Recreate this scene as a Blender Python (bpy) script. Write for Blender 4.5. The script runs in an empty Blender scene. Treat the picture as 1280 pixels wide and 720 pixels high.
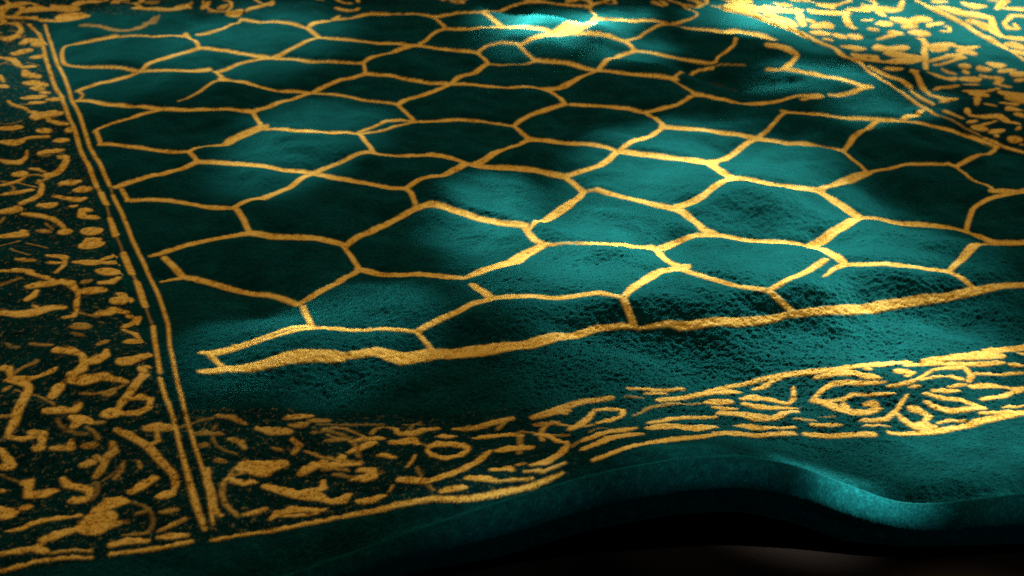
# A plush green rug with a gold honeycomb field and scrollwork borders, seen close up on a dark floor.
# Units: metres.  u (world X) runs across the rug, v (world Y) runs along it, Z is up.
import bpy, math, random
import numpy as np
from mathutils import Matrix, Vector

CAM_H = 0.30                     # lens height above the pile
FLOOR_Z = -0.011
# front edge of the rug as it lies: (u, v, height of its crest above the flat pile)
EDGE = np.array([(-0.60,0.400,0.0),(-0.20,0.404,0.0),(0.0262,0.4099,0.0),(0.065,0.424,0.001),(0.1078,0.4385,0.003),(0.1435,0.4452,0.007),
 (0.1791,0.4465,0.014),(0.2109,0.4431,0.022),(0.2396,0.4378,0.027),(0.2637,0.4344,0.027),(0.2851,0.4298,0.022),(0.3041,0.4256,0.014),
 (0.3184,0.4194,0.009),(0.3295,0.4149,0.008),(0.3448,0.4117,0.009),(0.369,0.4065,0.012),(0.4089,0.4017,0.014),(0.4832,0.3975,0.014),
 (0.62,0.396,0.008),(0.8,0.398,0.003),(1.6,0.398,0.0)])
_eu = np.linspace(-0.6, 1.6, 4401)
def _smooth(y, k=13):
    w = np.hanning(k + 2)[1:-1]; w /= w.sum()
    return np.convolve(np.pad(y, k // 2, mode='edge'), w, mode='valid')
_ev = _smooth(np.interp(_eu, EDGE[:,0], EDGE[:,1]), 41)
_ez = _smooth(np.interp(_eu, EDGE[:,0], EDGE[:,2]), 41)
def edge_v(u): return np.interp(u, _eu, _ev)
def edge_z(u): return np.interp(u, _eu, _ez)
# soft swells and hollows of the lying cloth: u, v, half-width along, half-width across, turn (deg), height
SWELLS = [
 (.442,.755,.060,.045,0,.0070),(.560,.755,.045,.060,0,-.0055),(.300,.665,.060,.030,0,.0025),
 (.134,.661,.045,.028,0,-.0040),(.480,1.165,.060,.040,0,.0070),(.420,1.095,.060,.035,0,-.0035),
 (.560,1.020,.028,.040,0,-.0050),(.620,1.000,.028,.055,0,.0050),(.700,.930,.030,.150,0,.0045),
 (.570,.840,.035,.030,0,-.0035),(.265,.812,.012,.085,26,.0030),(.225,1.140,.060,.030,0,.0030),
 (.389,.931,.050,.030,20,-.0030),(.660,1.180,.080,.050,0,.0040),(.420,.640,.080,.030,0,.0020),
 (.345,.860,.045,.020,-8,.0028),(.520,.900,.050,.020,12,.0030),(.160,.780,.060,.020,6,.0020)]
# narrow creases that catch or lose the light: from (u, v) to (u, v), half-width, height
CREASES = [(0.260, 0.804, 0.303, 0.725, 0.010, 0.0021),
 (0.361, 0.802, 0.393, 0.755, 0.007, 0.0024),
 (0.235, 0.890, 0.258, 0.792, 0.010, 0.0020),
 (0.528, 0.854, 0.649, 0.812, 0.012, 0.0028),
 (0.543, 1.076, 0.570, 0.969, 0.014, -0.0032),
 (0.599, 1.016, 0.648, 0.959, 0.014, 0.0028),
 (0.641, 0.981, 0.638, 0.823, 0.014, 0.0024),
 (0.438, 1.224, 0.524, 1.103, 0.017, 0.0032),
 (0.187, 1.066, 0.238, 0.990, 0.019, -0.0024),
 (0.129, 1.179, 0.246, 1.213, 0.019, 0.0024),
 (0.179, 0.962, 0.223, 0.865, 0.014, 0.0022),
 (0.294, 0.690, 0.363, 0.690, 0.012, 0.0022),
 (0.360, 0.655, 0.426, 0.664, 0.012, 0.0016),
 (0.136, 0.670, 0.115, 0.725, 0.014, -0.0024),
 (0.324, 0.978, 0.382, 0.914, 0.014, -0.0022),
 (0.485, 0.688, 0.528, 0.644, 0.012, 0.0020),
 (0.232, 0.636, 0.280, 0.632, 0.012, 0.0014),
 (0.503, 1.086, 0.561, 1.036, 0.014, -0.0024),
 (0.195, 0.688, 0.218, 0.643, 0.011, -0.0018)]
def zfield(u, v):
    u = np.asarray(u, float); v = np.asarray(v, float)
    d = np.maximum(v - edge_v(u), 0)
    z = np.maximum(edge_z(u) - .003, 0) * np.exp(-(d / .058) ** 2)
    z += .0058 * np.exp(-((d - .0005) / .0054) ** 2) - .0044 * np.exp(-((d - .0150) / .0075) ** 2)   # piped lip and the dip behind it
    # swell just behind the front line of the field, falling away toward the viewer
    t = v - .622 - .004 * np.sin(u * 31)
    s = np.where(t < 0, np.exp(-(t / .024) ** 2), np.exp(-(t / .055) ** 2))
    z += (.0088 + .0015 * np.sin(u * 23 + 1)) * s / (1 + np.exp(-(u - .10) / .02))
    for (a, b, su, sv, r, h) in SWELLS:
        c, q = math.cos(math.radians(r)), math.sin(math.radians(r))
        x = (u - a) * c + (v - b) * q; y = -(u - a) * q + (v - b) * c
        z += h * np.exp(-(x / su) ** 2 - (y / sv) ** 2)
    for (a, b, c, e, wd, h) in CREASES:
        L = math.hypot(c - a, e - b); x = ((u - a) * (c - a) + (v - b) * (e - b)) / L; y = ((v - b) * (c - a) - (u - a) * (e - b)) / L
        y = y + .004 * np.sin(x * 60 + a * 50)
        z += h * np.exp(-(y / wd) ** 2) / (1 + np.exp(-x / .012)) / (1 + np.exp((x - L) / .012))
    w = np.clip((d - .03) / .1, 0, 1)
    z += w * (.0014 * np.sin(u * 41 + v * 17 + 1.3) + .0014 * np.sin(u * 23 - v * 52 + .4) + .0011 * np.sin(u * 77 + v * 66) + .0007 * np.sin(u * 118 - v * 47 + 2))
    return z

# the woven pattern, one stroke a line: strength (%), then u v half-width (0.1 mm, 0.1 mm, 0.01 mm) per point
STROKES = """
100 1269 11865 297 1088 11826 220 865 11582 126 841 11187 153 1031 11056 236 1329 10913 190 1649 10816 341 1820 10934 209
100 1269 11865 188 1524 11721 210 1790 11910 266
100 1813 11976 181 1810 11318 140
100 1810 11318 223 1512 11146 261 1329 10913 149 1080 10707 225 862 10492 196
100 1810 11318 248 2023 11290 298 2219 11203 324 2317 11185 301 2501 11171 234 2810 10950 255 2943 10900 267
100 2317 11185 251 2071 11043 220 1858 10889 248
100 2317 11185 206 2547 11384 148 2802 11677 223
100 2802 11677 222 2755 11944 189
100 2802 11677 339 2969 11581 283 3212 11529 270 3509 11415 548
100 2755 11944 221 2587 12175 310 2323 12379 233
100 2323 12379 106 2103 11971 154 1907 11912 291
100 2755 11944 159 2938 12171 437 3149 12485 171
100 1873 10653 228 1643 10304 126 1461 10060 66
100 1858 10889 132 1873 10653 189
100 1873 10653 473 2039 10377 541 2308 10302 344 2395 10243 300
100 2395 10243 221 2552 10380 178 2746 10532 258 2900 10666 216
100 2395 10243 224 2619 10186 169 2805 10027 174 2923 9900 178
100 2395 10243 216 2153 10022 232 1922 9868 211
100 1922 9868 291 1849 9870 323 1340 9940 247 1101 10115 317 844 10298 357
100 862 10492 130 889 10396 90 844 10298 152
100 1340 9940 184 1152 9827 214 870 9504 141
100 879 9502 125 886 9305 123
100 886 9305 232 1103 9183 238 1363 9006 290
100 1922 9868 160 1894 9435 150
100 1894 9435 483 1699 9342 405 1629 9236 264 1363 9006 172
100 1894 9435 158 1912 9376 199 2064 9205 269 2333 9258 367 2464 9220 295
100 1363 9006 164 1389 8811 147
100 1389 8811 183 1149 8591 283 874 8466 180
100 1389 8811 271 1641 8772 296 1864 8671 321 2037 8646 269 2183 8451 315 2324 8258 308 2467 8138 206
100 2037 8646 239 2198 8708 212 2450 8779 360
100 2037 8646 166 1850 8385 177 1697 8254 253 1448 7982 281
100 3110 12409 422 3229 12347 327 3466 12468 499 3682 12398 558 3900 12267 308
100 3900 12267 197 3914 11933 182
100 3900 12267 270 4126 12317 214 4332 12259 241 4710 12603 156 4969 12683 318
100 4332 12259 242 4369 11910 206
100 3914 11933 317 4077 11806 494 4350 11857 394
100 4350 11857 420 4499 11568 340 4619 11467 251
100 3914 11933 227 3727 11763 141 3509 11415 195
100 3509 11415 475 3286 11247 343 2943 10900 208
100 2943 10900 122 2900 10666 121
100 2900 10666 290 3130 10484 233 3434 10303 285
100 3509 11415 688 3605 11369 768 3781 11243 612 3914 11173 443
100 3914 11173 158 4046 11310 147 4189 11340 177 4316 11247 155
100 3914 11173 207 3928 10906 196
100 3928 10906 180 3603 10504 286 3434 10303 211 3241 10174 307 2923 9900 210
100 3928 10906 179 4224 10930 162 4330 10968 102
100 4290 11248 127 4335 10981 149
100 4316 11247 160 4625 11409 332 4900 11534 977 5280 12022 215
100 4625 11409 445 4809 11402 289 5056 11324 316 5218 11285 434
100 5280 12022 115 5429 12537 108
100 5429 12537 199 5657 12680 179 5870 12969 114
100 5429 12537 310 5231 12649 344 4969 12683 434 4915 12921 362
100 5280 12022 448 5529 11864 395 5843 11769 470
100 5218 11285 277 5220 11075 155
100 5218 11285 195 5516 11549 145 5828 11737 270
100 5220 11075 257 5036 10983 213 4650 10507 247 4404 10284 276 4074 10080 483
100 5220 11075 241 5423 10863 267 5665 10654 188 5713 10641 208
100 4650 10507 369 4557 10869 280 4335 10981 291
100 4650 10507 524 4864 10350 346 5145 10175 315
100 4074 10080 360 4086 9719 186
100 4003 10057 621 3720 10116 365 3449 10273 236
100 4086 9719 235 3818 9561 201 3573 9362 196
100 4142 9708 331 4373 9690 449 4554 9678 363 4634 9580 360
100 4634 9580 450 4776 9573 342 4903 9581 209 5185 9869 232
100 4634 9580 190 4537 9066 169
100 4537 9066 353 4621 8992 341 4857 8903 328 5086 8775 362
100 4537 9066 194 4297 8844 265 4000 8596 152
100 4000 8596 246 3806 8805 311 3579 9071 368
100 4000 8596 351 4175 8524 346 4339 8399 424 4499 8336 753
100 4000 8596 176 3773 8366 245 3515 8286 246
100 3573 9362 153 3579 9071 179
100 3573 9362 201 3389 9437 188 3030 9487 277 2943 9510 354
100 3579 9071 235 3236 8729 316 2993 8536 302
100 2993 8536 324 2826 8820 407 2457 8751 342
100 2993 8536 654 3319 8377 318 3515 8286 305
100 2993 8536 250 2730 8256 251 2467 8138 232
100 3515 8286 189 3544 8056 189
100 2923 9900 152 2931 9507 208
100 2931 9507 272 2841 9484 236 2637 9336 124 2469 9238 164
100 2924 9482 164 2685 9258 115 2460 9202 208
100 2469 9238 157 2450 8779 187
100 2467 8138 146 2472 8041 141 2447 7843 138
100 5843 11769 256 6109 11899 153 6211 11984 87 6356 12544 125 6327 12789 207 6323 12902 227
100 5843 11769 458 5969 11636 435 6062 11597 441 6197 11534 455
100 6171 11470 465 6357 11550 443 6474 11442 374 6518 11188 393
100 6346 10904 442 6435 10933 1200 6464 10783 647 6462 10673 176 6304 10492 226 6099 10246 426 6026 10347 263
100 6173 11187 184 6055 10998 149 5860 10811 170 5713 10641 94
100 5655 10573 195 5500 10587 131 5159 10205 121
100 6099 10246 343 6144 10026 295 6266 9867 403 6425 9659 327 6487 9645 351
100 6496 9648 267 6297 9575 245 6124 9585 215
100 6030 9576 359 5842 9607 308 5595 9546 346 5302 9417 584 5237 9817 391 5185 9869 504
100 5997 9553 296 5848 9500 249
100 5185 9869 206 5138 10074 138 5111 10159 130
60 5688 10587 73 5903 10506 116
100 5086 8775 155 5327 8979 123 5582 9256 200
100 5582 9256 523 5885 9205 251 6152 9106 281 6324 8969 379
100 6324 8969 138 6479 9053 400 6630 9157 227
100 6324 8969 297 6475 8761 299 6598 8519 210 6691 8340 197
100 6691 8340 131 6349 8106 197 6157 8033 168
100 6193 9047 203 5850 8754 234 5542 8418 165
100 5086 8775 393 5356 8654 590 5515 8446 578
100 5086 8775 227 4499 8336 319
100 4499 8336 357 4473 7931 328
100 4473 7931 521 4616 7690 513 4928 7678 344
100 4928 7678 204 5251 7925 339 5502 8052 311
100 5502 8052 139 5524 8389 166
100 5502 8052 160 5847 8126 205 6125 8077 153 6151 8025 160
100 6151 8025 90 6067 7513 126
100 6058 7500 359 6213 7417 542 6494 7386 357
100 4473 7931 349 4143 7624 210 4081 7579 282 3929 7545 403
100 3609 8018 164 3777 7693 351 3876 7538 303 3906 7441 259 3917 7206 255
100 3917 7206 342 3957 7145 356
100 3957 7145 313 3729 7115 234 3548 7005 375
100 3957 7145 268 4185 7035 304 4409 6870 466
100 4419 6887 388 4610 6999 356 4754 7073 392 4947 7225 316
100 4947 7225 473 4922 7640 293
100 4947 7225 565 5229 7165 439 5454 6941 388
100 5465 6940 139 5815 7362 162 5958 7411 281 6083 7400 336 6308 7460 538
100 5492 6886 338 5516 6767 488 5678 6695 340 5838 6558 397
100 5461 6695 406 4862 6255 151
100 4862 6255 303 4586 6339 269 4366 6455 306
100 4366 6455 244 4383 6778 546
100 4352 6447 260 4268 6402 166 4124 6280 41
100 4288 6527 175 3950 6263 199 3727 6126 124
100 3727 6126 153 3601 6175 200 3485 6318 199 3442 6534 206
100 3727 6126 196 3795 5968 174
100 4862 6255 242 4887 6071 150
100 2973 5988 80 3131 5984 178 3173 5958 265 3438 5926 301 3741 5973 171
100 3769 5968 180 4060 5977 316 4271 6032 379 4419 6051 326 4732 6049 264 4869 6043 325 5169 6027 194 5445 5999 161
100 1536 6019 164 1715 6014 300 1810 5949 491 1991 5972 319 2243 5936 414 2380 5926 361 2608 5999 324 2796 6038 204 2960 6005 143
100 2960 6005 167 2970 6175 170
100 2970 6175 165 3120 6351 250 3330 6549 321 3448 6546 562
100 3454 6558 198 3480 6816 239 3516 6950 226
100 3135 7040 171 3297 6979 530 3539 7037 336
100 2970 6175 127 2897 6296 217 2673 6353 228 2394 6414 315
100 2394 6414 240 2371 6631 204
100 2394 6414 290 2167 6259 210 1935 6124 148
100 1935 6124 123 1971 5990 129
100 1935 6124 118 1765 6199 175 1629 6251 209 1494 6304 261
100 2347 6734 168 2650 6897 560 2787 7030 378 2925 7115 222
100 2339 6759 299 2092 6887 302 1921 7079 278
100 1921 7079 150 1912 7373 142
100 1921 7079 156 1728 6800 196 1517 6686 232
100 1912 7373 181 2163 7658 221 2447 7843 255
100 2447 7843 320 2530 7858 305 2681 7695 250 2810 7513 257 2916 7385 290
100 2916 7385 163 2902 7174 218 2977 7096 135
100 2925 7324 98 3162 7602 294 3320 7757 309 3539 8045 194
100 923 8302 186 1227 8141 201 1448 7982 347
100 906 8439 122 923 8302 120
100 1448 7982 163 1457 7576 149
100 1457 7576 285 1691 7524 259 1919 7401 301
100 1457 7576 228 1126 7501 248 927 7432 119
100 991 7405 167 1058 7197 171
100 941 7144 96 997 7182 166 1058 7197 196
100 1058 7197 211 1226 7054 194 1416 6885 163 1517 6686 171
100 1527 6643 130 1494 6304 144
100 1500 6329 188 1285 6248 136 1121 6207 122
100 1486 6271 201 1277 6208 155 1116 6179 141
100 1117 6186 225 1036 6162 256 974 6165 158
100 1005 6144 140 1040 6048 132
100 940 5999 132 1066 6022 253 1240 6024 294 1384 6043 369 1553 6017 298
50 2977 7096 149 3057 7071 163 3135 7040 230
70 3544 8056 172 3609 8018 167
70 776 8483 85 789 8404 86
40 803 8264 61 798 8073 60
40 795 7751 56 801 7502 56
60 810 7226 83 821 7128 83
40 822 6829 53 824 6595 51
40 846 8481 63 851 8379 63
100 672 12288 171 728 11938 142 728 11577 136 715 10901 140 725 10581 136 752 10417 181
100 752 10417 144 735 9789 142 757 9521 138 755 9068 135
100 755 9068 153 769 8619 132 776 8483 134
100 789 8404 164 803 8264 168
100 798 8073 122 795 7751 180
100 801 7502 162 810 7226 174
100 821 7128 161 822 6829 147
100 824 6595 111 789 6232 95 770 5978 92
100 764 5936 94 767 5823 93 778 5663 79 768 5408 87 756 5117 113 752 4967 131 757 4788 89
100 789 12271 106 791 11865 105 792 11130 130 809 10530 111 806 9882 120 817 9410 102
100 817 9410 109 824 8842 112 839 8578 104 846 8481 103
100 851 8379 103 869 8101 101 863 7640 92 889 7270 98 901 6941 92 889 6575 80 852 6263 78 835 5994 78 831 5733 74 825 5421 71 816 5156 68 807 4999 66 789 4810 64
100 -16 4687 68 60 4699 102 162 4717 103 264 4721 86
100 264 4721 94 355 4704 96
100 425 4712 107 525 4717 110 696 4722 106
100 770 4717 87 974 4730 106 1250 4740 129
100 1249 4735 139 1380 4735 160 1482 4730 151 1582 4721 124 1706 4675 120 1841 4656 136 1942 4641 109 2056 4648 64
100 2188 4668 105 2304 4705 190 2429 4737 254 2648 4801 295 2828 4900 218
100 2847 4902 322 3040 4920 198 3195 4918 224
100 3256 4899 235 3515 4824 241
100 3609 4825 173 3842 4796 217 3922 4798 181 4094 4826 222 4275 4852 219 4533 4875 173
100 5056 5483 151 4771 5477 235 4555 5470 252
100 4568 5395 302 4346 5411 268 4177 5412 289
100 4094 5442 231 3854 5431 275
100 3949 5444 279 3696 5419 232 3539 5476 235 3393 5496 156 3214 5462 155 2989 5387 155
100 2989 5387 152 2847 5356 130 2781 5347 130
100 507 12857 375 610 12920 676 666 12986 505
100 650 12695 533 749 12707 982 815 12707 864
100 919 12703 475 988 12837 1200 992 12677 251
100 979 12420 744 995 12424 1176 1010 12427 1320 1026 12431 1176 1042 12434 744
100 487 12684 169 614 12548 340 746 12418 327 863 12359 339 933 12302 214
100 1040 12906 287 1144 13037 452 1235 13064 653
50 1046 12120 172 1183 12094 266 1313 12015 398 1418 12033 421 1566 12297 159 1641 12427 104
40 1570 12983 182 1625 12732 383 1682 12675 376
50 1682 13113 321 1696 13107 514 1709 13100 581 1723 13094 522 1737 13088 334
100 552 12373 489 582 12322 334 604 12085 169 567 11917 230 492 11855 410 453 11877 281
100 587 11774 245 639 11823 432 671 11831 406
100 519 11568 291 580 11615 380 628 11630 302
100 429 11415 571 465 11429 635 501 11293 330 520 11018 214 545 10936 171
100 554 10932 174 571 10943 296 586 10954 348 602 10964 324 618 10975 218
100 546 10873 176 561 10777 394 615 10764 381
100 554 10634 389 599 10641 506 653 10624 356
100 689 11739 311 697 11742 507 704 11745 581 712 11749 528 720 11752 343
100 651 11444 311 662 11444 476 673 11445 523 683 11445 456 694 11445 278
100 386 10822 92 389 10767 147 392 10727 166 395 10687 149 398 10631 95
100 372 10520 236 379 10514 369 385 10509 412 391 10504 365 397 10499 229
100 575 10541 196 592 10545 301 608 10548 332 624 10552 290 641 10555 178
100 630 10474 181 641 10478 282 651 10482 313 661 10485 276 671 10489 172
100 503 10278 234 562 10342 380 635 10400 251
100 674 10304 331 686 10311 496 697 10318 536 709 10324 460 721 10331 273
100 540 10141 203 557 10152 371 573 10162 454 589 10171 438 606 10182 309
100 400 10200 83 424 10116 164 495 10030 174 518 9928 74
100 522 9914 232 550 9827 225 543 9734 149
100 550 9788 319 556 9786 499 562 9784 556 568 9782 492 574 9780 308
100 623 9803 309 639 9797 478 653 9791 530 668 9785 466 683 9779 288
100 606 9745 100 621 9677 203 676 9618 265 710 9609 191
100 713 9516 166 720 9524 262 727 9533 294 734 9542 261 741 9551 165
100 331 9621 394 354 9625 617 377 9629 690 399 9633 611 422 9637 384
100 547 9509 247 561 9511 374 574 9513 407 588 9515 351 602 9517 211
100 339 9349 368 391 9328 570 423 9350 368
100 445 9363 183 503 9389 264 584 9420 174
100 628 9340 215 645 9352 331 660 9364 364 676 9375 318 692 9387 195
100 521 9127 210 592 9152 315 645 9199 221
100 296 9116 114 337 9045 223 392 9024 267 431 9079 142 451 9173 82
100 624 9066 163 634 9052 265 642 9038 304 651 9025 275 660 9011 179
100 662 8997 160 624 8872 289 561 8788 471 538 8802 315
100 453 8914 149 487 8897 188 521 8857 126
100 364 8845 244 376 8848 371 387 8851 406 398 8853 352 410 8856 213
100 271 8583 162 344 8680 221 408 8799 112
100 604 8582 309 648 8564 390 682 8570 246
100 531 8765 152 538 8764 240 544 8762 269 550 8761 240 556 8759 152
100 264 8418 130 345 8451 216 426 8491 192
100 480 8719 101 490 8600 138 466 8414 173 408 8307 247 363 8277 189
100 544 8361 228 596 8313 338 652 8295 339 691 8317 179
100 670 8439 315 697 8450 413 723 8453 281
100 458 8221 269 494 8210 389 519 8218 274
100 255 8191 215 301 8206 308 340 8210 233
100 328 8247 125 333 8235 195 338 8224 218 343 8212 193 348 8200 121
100 360 8156 138 435 8098 204 501 8046 177 537 7977 141 557 7916 89
100 532 7884 200 541 7886 314 550 7889 351 558 7891 311 567 7893 196
100 602 8182 82 612 8187 131 621 8192 148 630 8196 133 640 8202 85
100 660 8153 129 659 8069 308 711 8057 349
100 670 8143 144 679 8147 231 688 8151 262 697 8154 235 707 8158 151
100 241 7854 319 295 7875 455 340 7869 311
100 341 7948 125 343 7929 199 344 7911 225 346 7894 202 348 7875 129
70 420 7916 137 434 7912 212 447 7907 235 461 7903 206 475 7899 127
100 652 7871 252 668 7867 415 683 7863 479 698 7860 438 714 7856 288
100 634 7689 336 649 7683 530 664 7677 594 678 7671 528 694 7664 333
100 652 7752 233 664 7748 372 674 7744 420 685 7740 377 696 7736 241
80 291 7424 171 327 7409 241 357 7401 180
100 449 7486 274 497 7503 411 510 7420 112 493 7297 129 452 7233 108
100 428 7371 128 443 7370 212 457 7368 245 471 7367 224 486 7366 148
100 577 7372 388 622 7356 548 667 7369 341
100 692 7405 155 709 7421 231 724 7435 248 739 7449 211 757 7465 125
100 688 7347 178 705 7346 265 721 7345 285 736 7345 243 753 7344 144
100 667 7206 310 683 7204 484 698 7202 539 714 7200 476 730 7198 297
100 208 7289 193 274 7277 241 341 7260 169
100 326 7240 145 392 7194 187 445 7136 122
100 459 7125 239 507 7088 259 526 7017 136
100 318 7090 196 379 7117 290 450 7113 220
100 297 6956 143 329 6999 174 352 7054 112
100 323 6897 81 327 6888 128 330 6879 144 334 6870 129 337 6861 82
100 183 6796 219 249 6787 366 322 6805 362 391 6851 364 446 6853 245
100 540 7007 255 588 6994 353 643 6987 258
100 532 6989 104 516 6894 141 507 6806 99
100 449 6732 164 488 6743 156 509 6797 70
60 560 7082 106 570 7085 170 580 7087 192 590 7090 173 601 7092 110
100 644 7058 171 692 7065 203 738 7123 121
100 670 7176 233 686 7180 369 703 7185 416 719 7189 371 735 7194 236
100 687 6876 251 712 6885 328 756 6917 238
100 715 6943 125 721 6944 199 726 6944 225 732 6945 202 738 6945 129
100 599 6763 187 644 6767 239 675 6802 259 725 6780 178
100 738 6737 189 775 6730 171 753 6669 187 698 6615 162
100 691 6574 118 731 6487 151 739 6402 83
100 690 6377 235 702 6375 374 714 6372 421 725 6370 377 737 6367 240
60 482 6607 242 496 6610 376 509 6613 418 522 6616 368 536 6619 229
40 467 6527 105 477 6519 168 487 6510 190 496 6502 171 506 6493 109
70 556 6347 98 569 6369 161 580 6387 186 591 6404 170 604 6426 112
60 282 6459 92 327 6422 134 364 6393 99
100 382 6336 247 425 6318 309 470 6264 190
100 477 6251 117 487 6183 244 530 6181 339 571 6211 231 583 6271 115
100 484 6175 166 463 6128 280 421 6102 236
100 630 6140 210 687 6127 302 742 6147 220
100 623 6127 194 636 6121 307 647 6115 344 659 6110 306 672 6104 194
100 696 6034 143 707 6000 168 691 5960 134
100 716 6045 92 720 6041 144 725 6038 162 729 6034 144 734 6030 91
100 500 6067 126 548 6058 156 582 6009 89
100 150 6304 190 179 6271 166 180 6189 103
100 310 6134 150 343 6156 191 358 6170 128
100 191 6175 137 255 6122 198 298 6129 137
50 286 6286 39 290 6280 61 294 6274 69 297 6269 61 301 6263 39
100 172 6164 231 218 6100 306 246 6041 181 221 5920 195 187 5813 188 168 5721 185 139 5651 128
70 146 6023 80 153 6035 126 159 6045 141 165 6055 126 172 6067 80
100 134 5633 106 186 5614 150 233 5618 113
100 233 5651 225 267 5638 223 262 5575 129
100 231 5552 115 239 5551 183 246 5549 207 254 5547 186 262 5546 119
90 298 5532 141 362 5517 201 373 5575 85
100 326 5923 176 358 6002 251 372 6035 185
100 297 5810 200 355 5817 283 392 5814 204
100 434 5869 103 425 5849 163 418 5832 182 411 5816 162 403 5796 102
100 396 5753 210 414 5715 210 393 5676 188
100 421 5752 145 430 5736 229 438 5720 257 446 5705 229 455 5688 145
60 462 5682 76 474 5684 120 485 5686 134 496 5687 120 509 5689 75
100 427 6058 303 468 6046 415 509 6040 301
100 529 6035 120 604 5987 154 632 5950 95
100 711 5965 154 678 5943 208 642 5891 190 599 5830 183 573 5778 115
100 565 5757 220 554 5753 353 544 5750 400 534 5746 360 523 5742 232
100 568 5746 148 641 5724 209 694 5751 143 709 5808 128 670 5837 194 635 5838 137
60 535 5911 139 544 5909 219 552 5907 245 560 5905 217 569 5902 136
85 550 5612 159 592 5549 239 646 5453 212 680 5307 184 709 5193 157 703 5111 142 691 5069 99
90 664 5603 234 709 5610 318 764 5592 228
80 700 5593 85 693 5497 120 667 5472 136
100 635 5049 152 648 5049 242 659 5050 272 671 5051 244 683 5052 155
100 546 5120 184 579 5140 243 638 5192 178
70 520 5510 132 517 5427 197 486 5390 197
75 447 5407 132 476 5356 145 451 5300 182 430 5265 126
80 392 5373 138 402 5371 219 413 5370 247 423 5369 221 434 5367 140
70 413 5524 140 424 5520 226 434 5516 256 444 5512 231 455 5508 148
60 538 5331 73 525 5272 111 495 5222 89
60 598 5333 56 597 5315 89 597 5301 99 596 5287 88 596 5269 55
100 313 5320 107 331 5259 202 400 5181 188 395 5135 99
100 331 5127 152 344 5125 235 356 5123 260 369 5122 228 382 5120 141
100 185 5342 236 199 5348 173 179 5236 128
100 198 5241 252 241 5237 348 273 5242 242
100 108 5557 141 133 5495 200 146 5467 148
100 103 5466 112 112 5462 177 121 5459 197 130 5455 175 139 5452 110
100 91 5297 80 93 5295 127 96 5294 143 98 5293 127 101 5291 81
100 455 5082 183 495 5074 235 518 5052 147
50 838 5517 102 887 5511 140 944 5482 98
100 103 5457 104 114 5455 163 124 5454 182 134 5452 161 144 5451 101
100 160 5142 136 166 5145 214 171 5148 241 177 5150 214 183 5153 136
100 84 5111 249 92 5113 398 100 5115 450 107 5116 404 115 5118 258
100 83 5071 138 92 5072 222 100 5074 251 109 5075 226 118 5076 145
100 100 4953 107 136 4954 154 181 4993 166 262 5006 178 348 5002 108
100 164 4987 111 175 4989 176 186 4991 198 197 4993 178 208 4995 113
100 350 4926 173 382 4970 254 421 5029 278 457 5052 351 501 5055 236
100 369 4914 339 376 4913 532 382 4912 595 388 4910 528 395 4909 332
100 410 4985 230 421 4980 359 432 4975 400 442 4970 354 453 4965 221
80 414 4908 181 428 4912 284 442 4916 316 455 4919 280 469 4923 176
50 479 4934 85 485 4930 133 491 4926 149 498 4923 133 504 4919 84
100 210 4852 159 240 4862 235 278 4882 238 320 4897 161
100 71 4801 111 127 4797 169 184 4806 157 215 4842 89
100 186 4789 119 193 4785 188 200 4781 210 207 4777 187 214 4773 118
80 230 4759 69 294 4759 97 361 4743 69
100 432 4769 139 490 4781 200 551 4775 144
60 477 4827 54 503 4826 85 522 4826 95 542 4825 85 568 4824 53
50 537 4964 60 550 4968 95 560 4971 106 571 4975 94 584 4979 59
70 625 4951 79 641 4948 124 654 4945 139 667 4942 124 683 4939 78
80 602 4829 93 651 4852 127 706 4876 90
100 599 4785 123 623 4780 192 643 4776 214 663 4772 190 687 4767 119
60 954 5635 147 1000 5609 185 1044 5530 117
85 1209 5544 136 1240 5551 229 1264 5557 268 1289 5563 248 1318 5570 166
60 1317 5507 164 1332 5508 266 1347 5508 303 1361 5508 274 1376 5508 177
75 1089 5464 231 1129 5432 348 1188 5421 268
60 1219 5474 152 1233 5474 249 1246 5475 285 1259 5475 259 1272 5476 169
75 1199 5359 147 1215 5311 147 1179 5251 120
50 1106 5309 66 1116 5301 104 1125 5294 117 1133 5287 104 1143 5279 66
50 842 5524 138 876 5510 195 922 5494 141
65 965 5420 154 995 5383 165 1000 5318 97
50 846 5422 119 852 5419 188 857 5417 211 863 5414 187 869 5412 118
60 881 5267 107 888 5258 167 895 5250 186 902 5242 165 909 5233 103
100 957 5160 251 993 5183 445 1063 5172 441 1118 5181 278
100 992 5145 210 1006 5140 329 1020 5136 367 1033 5131 325 1047 5127 204
100 893 5082 142 945 5056 199 986 5060 139
100 1023 5019 190 1062 4995 275 1121 4942 274 1189 4904 270 1220 4863 160
100 1234 4855 195 1270 4851 247 1303 4881 143
100 1119 4950 166 1180 4943 251 1224 4953 162 1239 5016 87
100 1171 5091 165 1211 5127 261 1269 5151 206
100 1231 5134 128 1305 5114 177 1396 5087 128
100 1329 5129 108 1335 5137 171 1341 5145 193 1346 5153 172 1352 5161 109
100 1382 5185 107 1429 5211 157 1496 5244 122
100 1410 5268 82 1479 5281 127 1541 5267 96
60 1319 5310 80 1345 5305 129 1364 5302 146 1383 5299 131 1408 5294 84
100 1410 5034 188 1430 5027 199 1423 4979 187 1387 4973 178
100 1338 4987 70 1351 4988 110 1362 4989 124 1373 4990 110 1387 4991 70
100 1328 4818 145 1372 4811 195 1419 4830 131
100 995 4800 88 1028 4836 164 1088 4844 197 1189 4810 135
100 909 4841 101 951 4851 137 992 4872 96
100 1028 4815 72 1089 4800 100 1165 4795 74
90 835 5192 101 817 5086 149 818 4994 148 808 4902 150 825 4853 114
100 1486 5135 77 1491 5133 123 1496 5132 138 1500 5131 124 1505 5129 79
35 1323 5462 73 1398 5443 114 1451 5429 126 1503 5415 112 1578 5396 70
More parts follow.
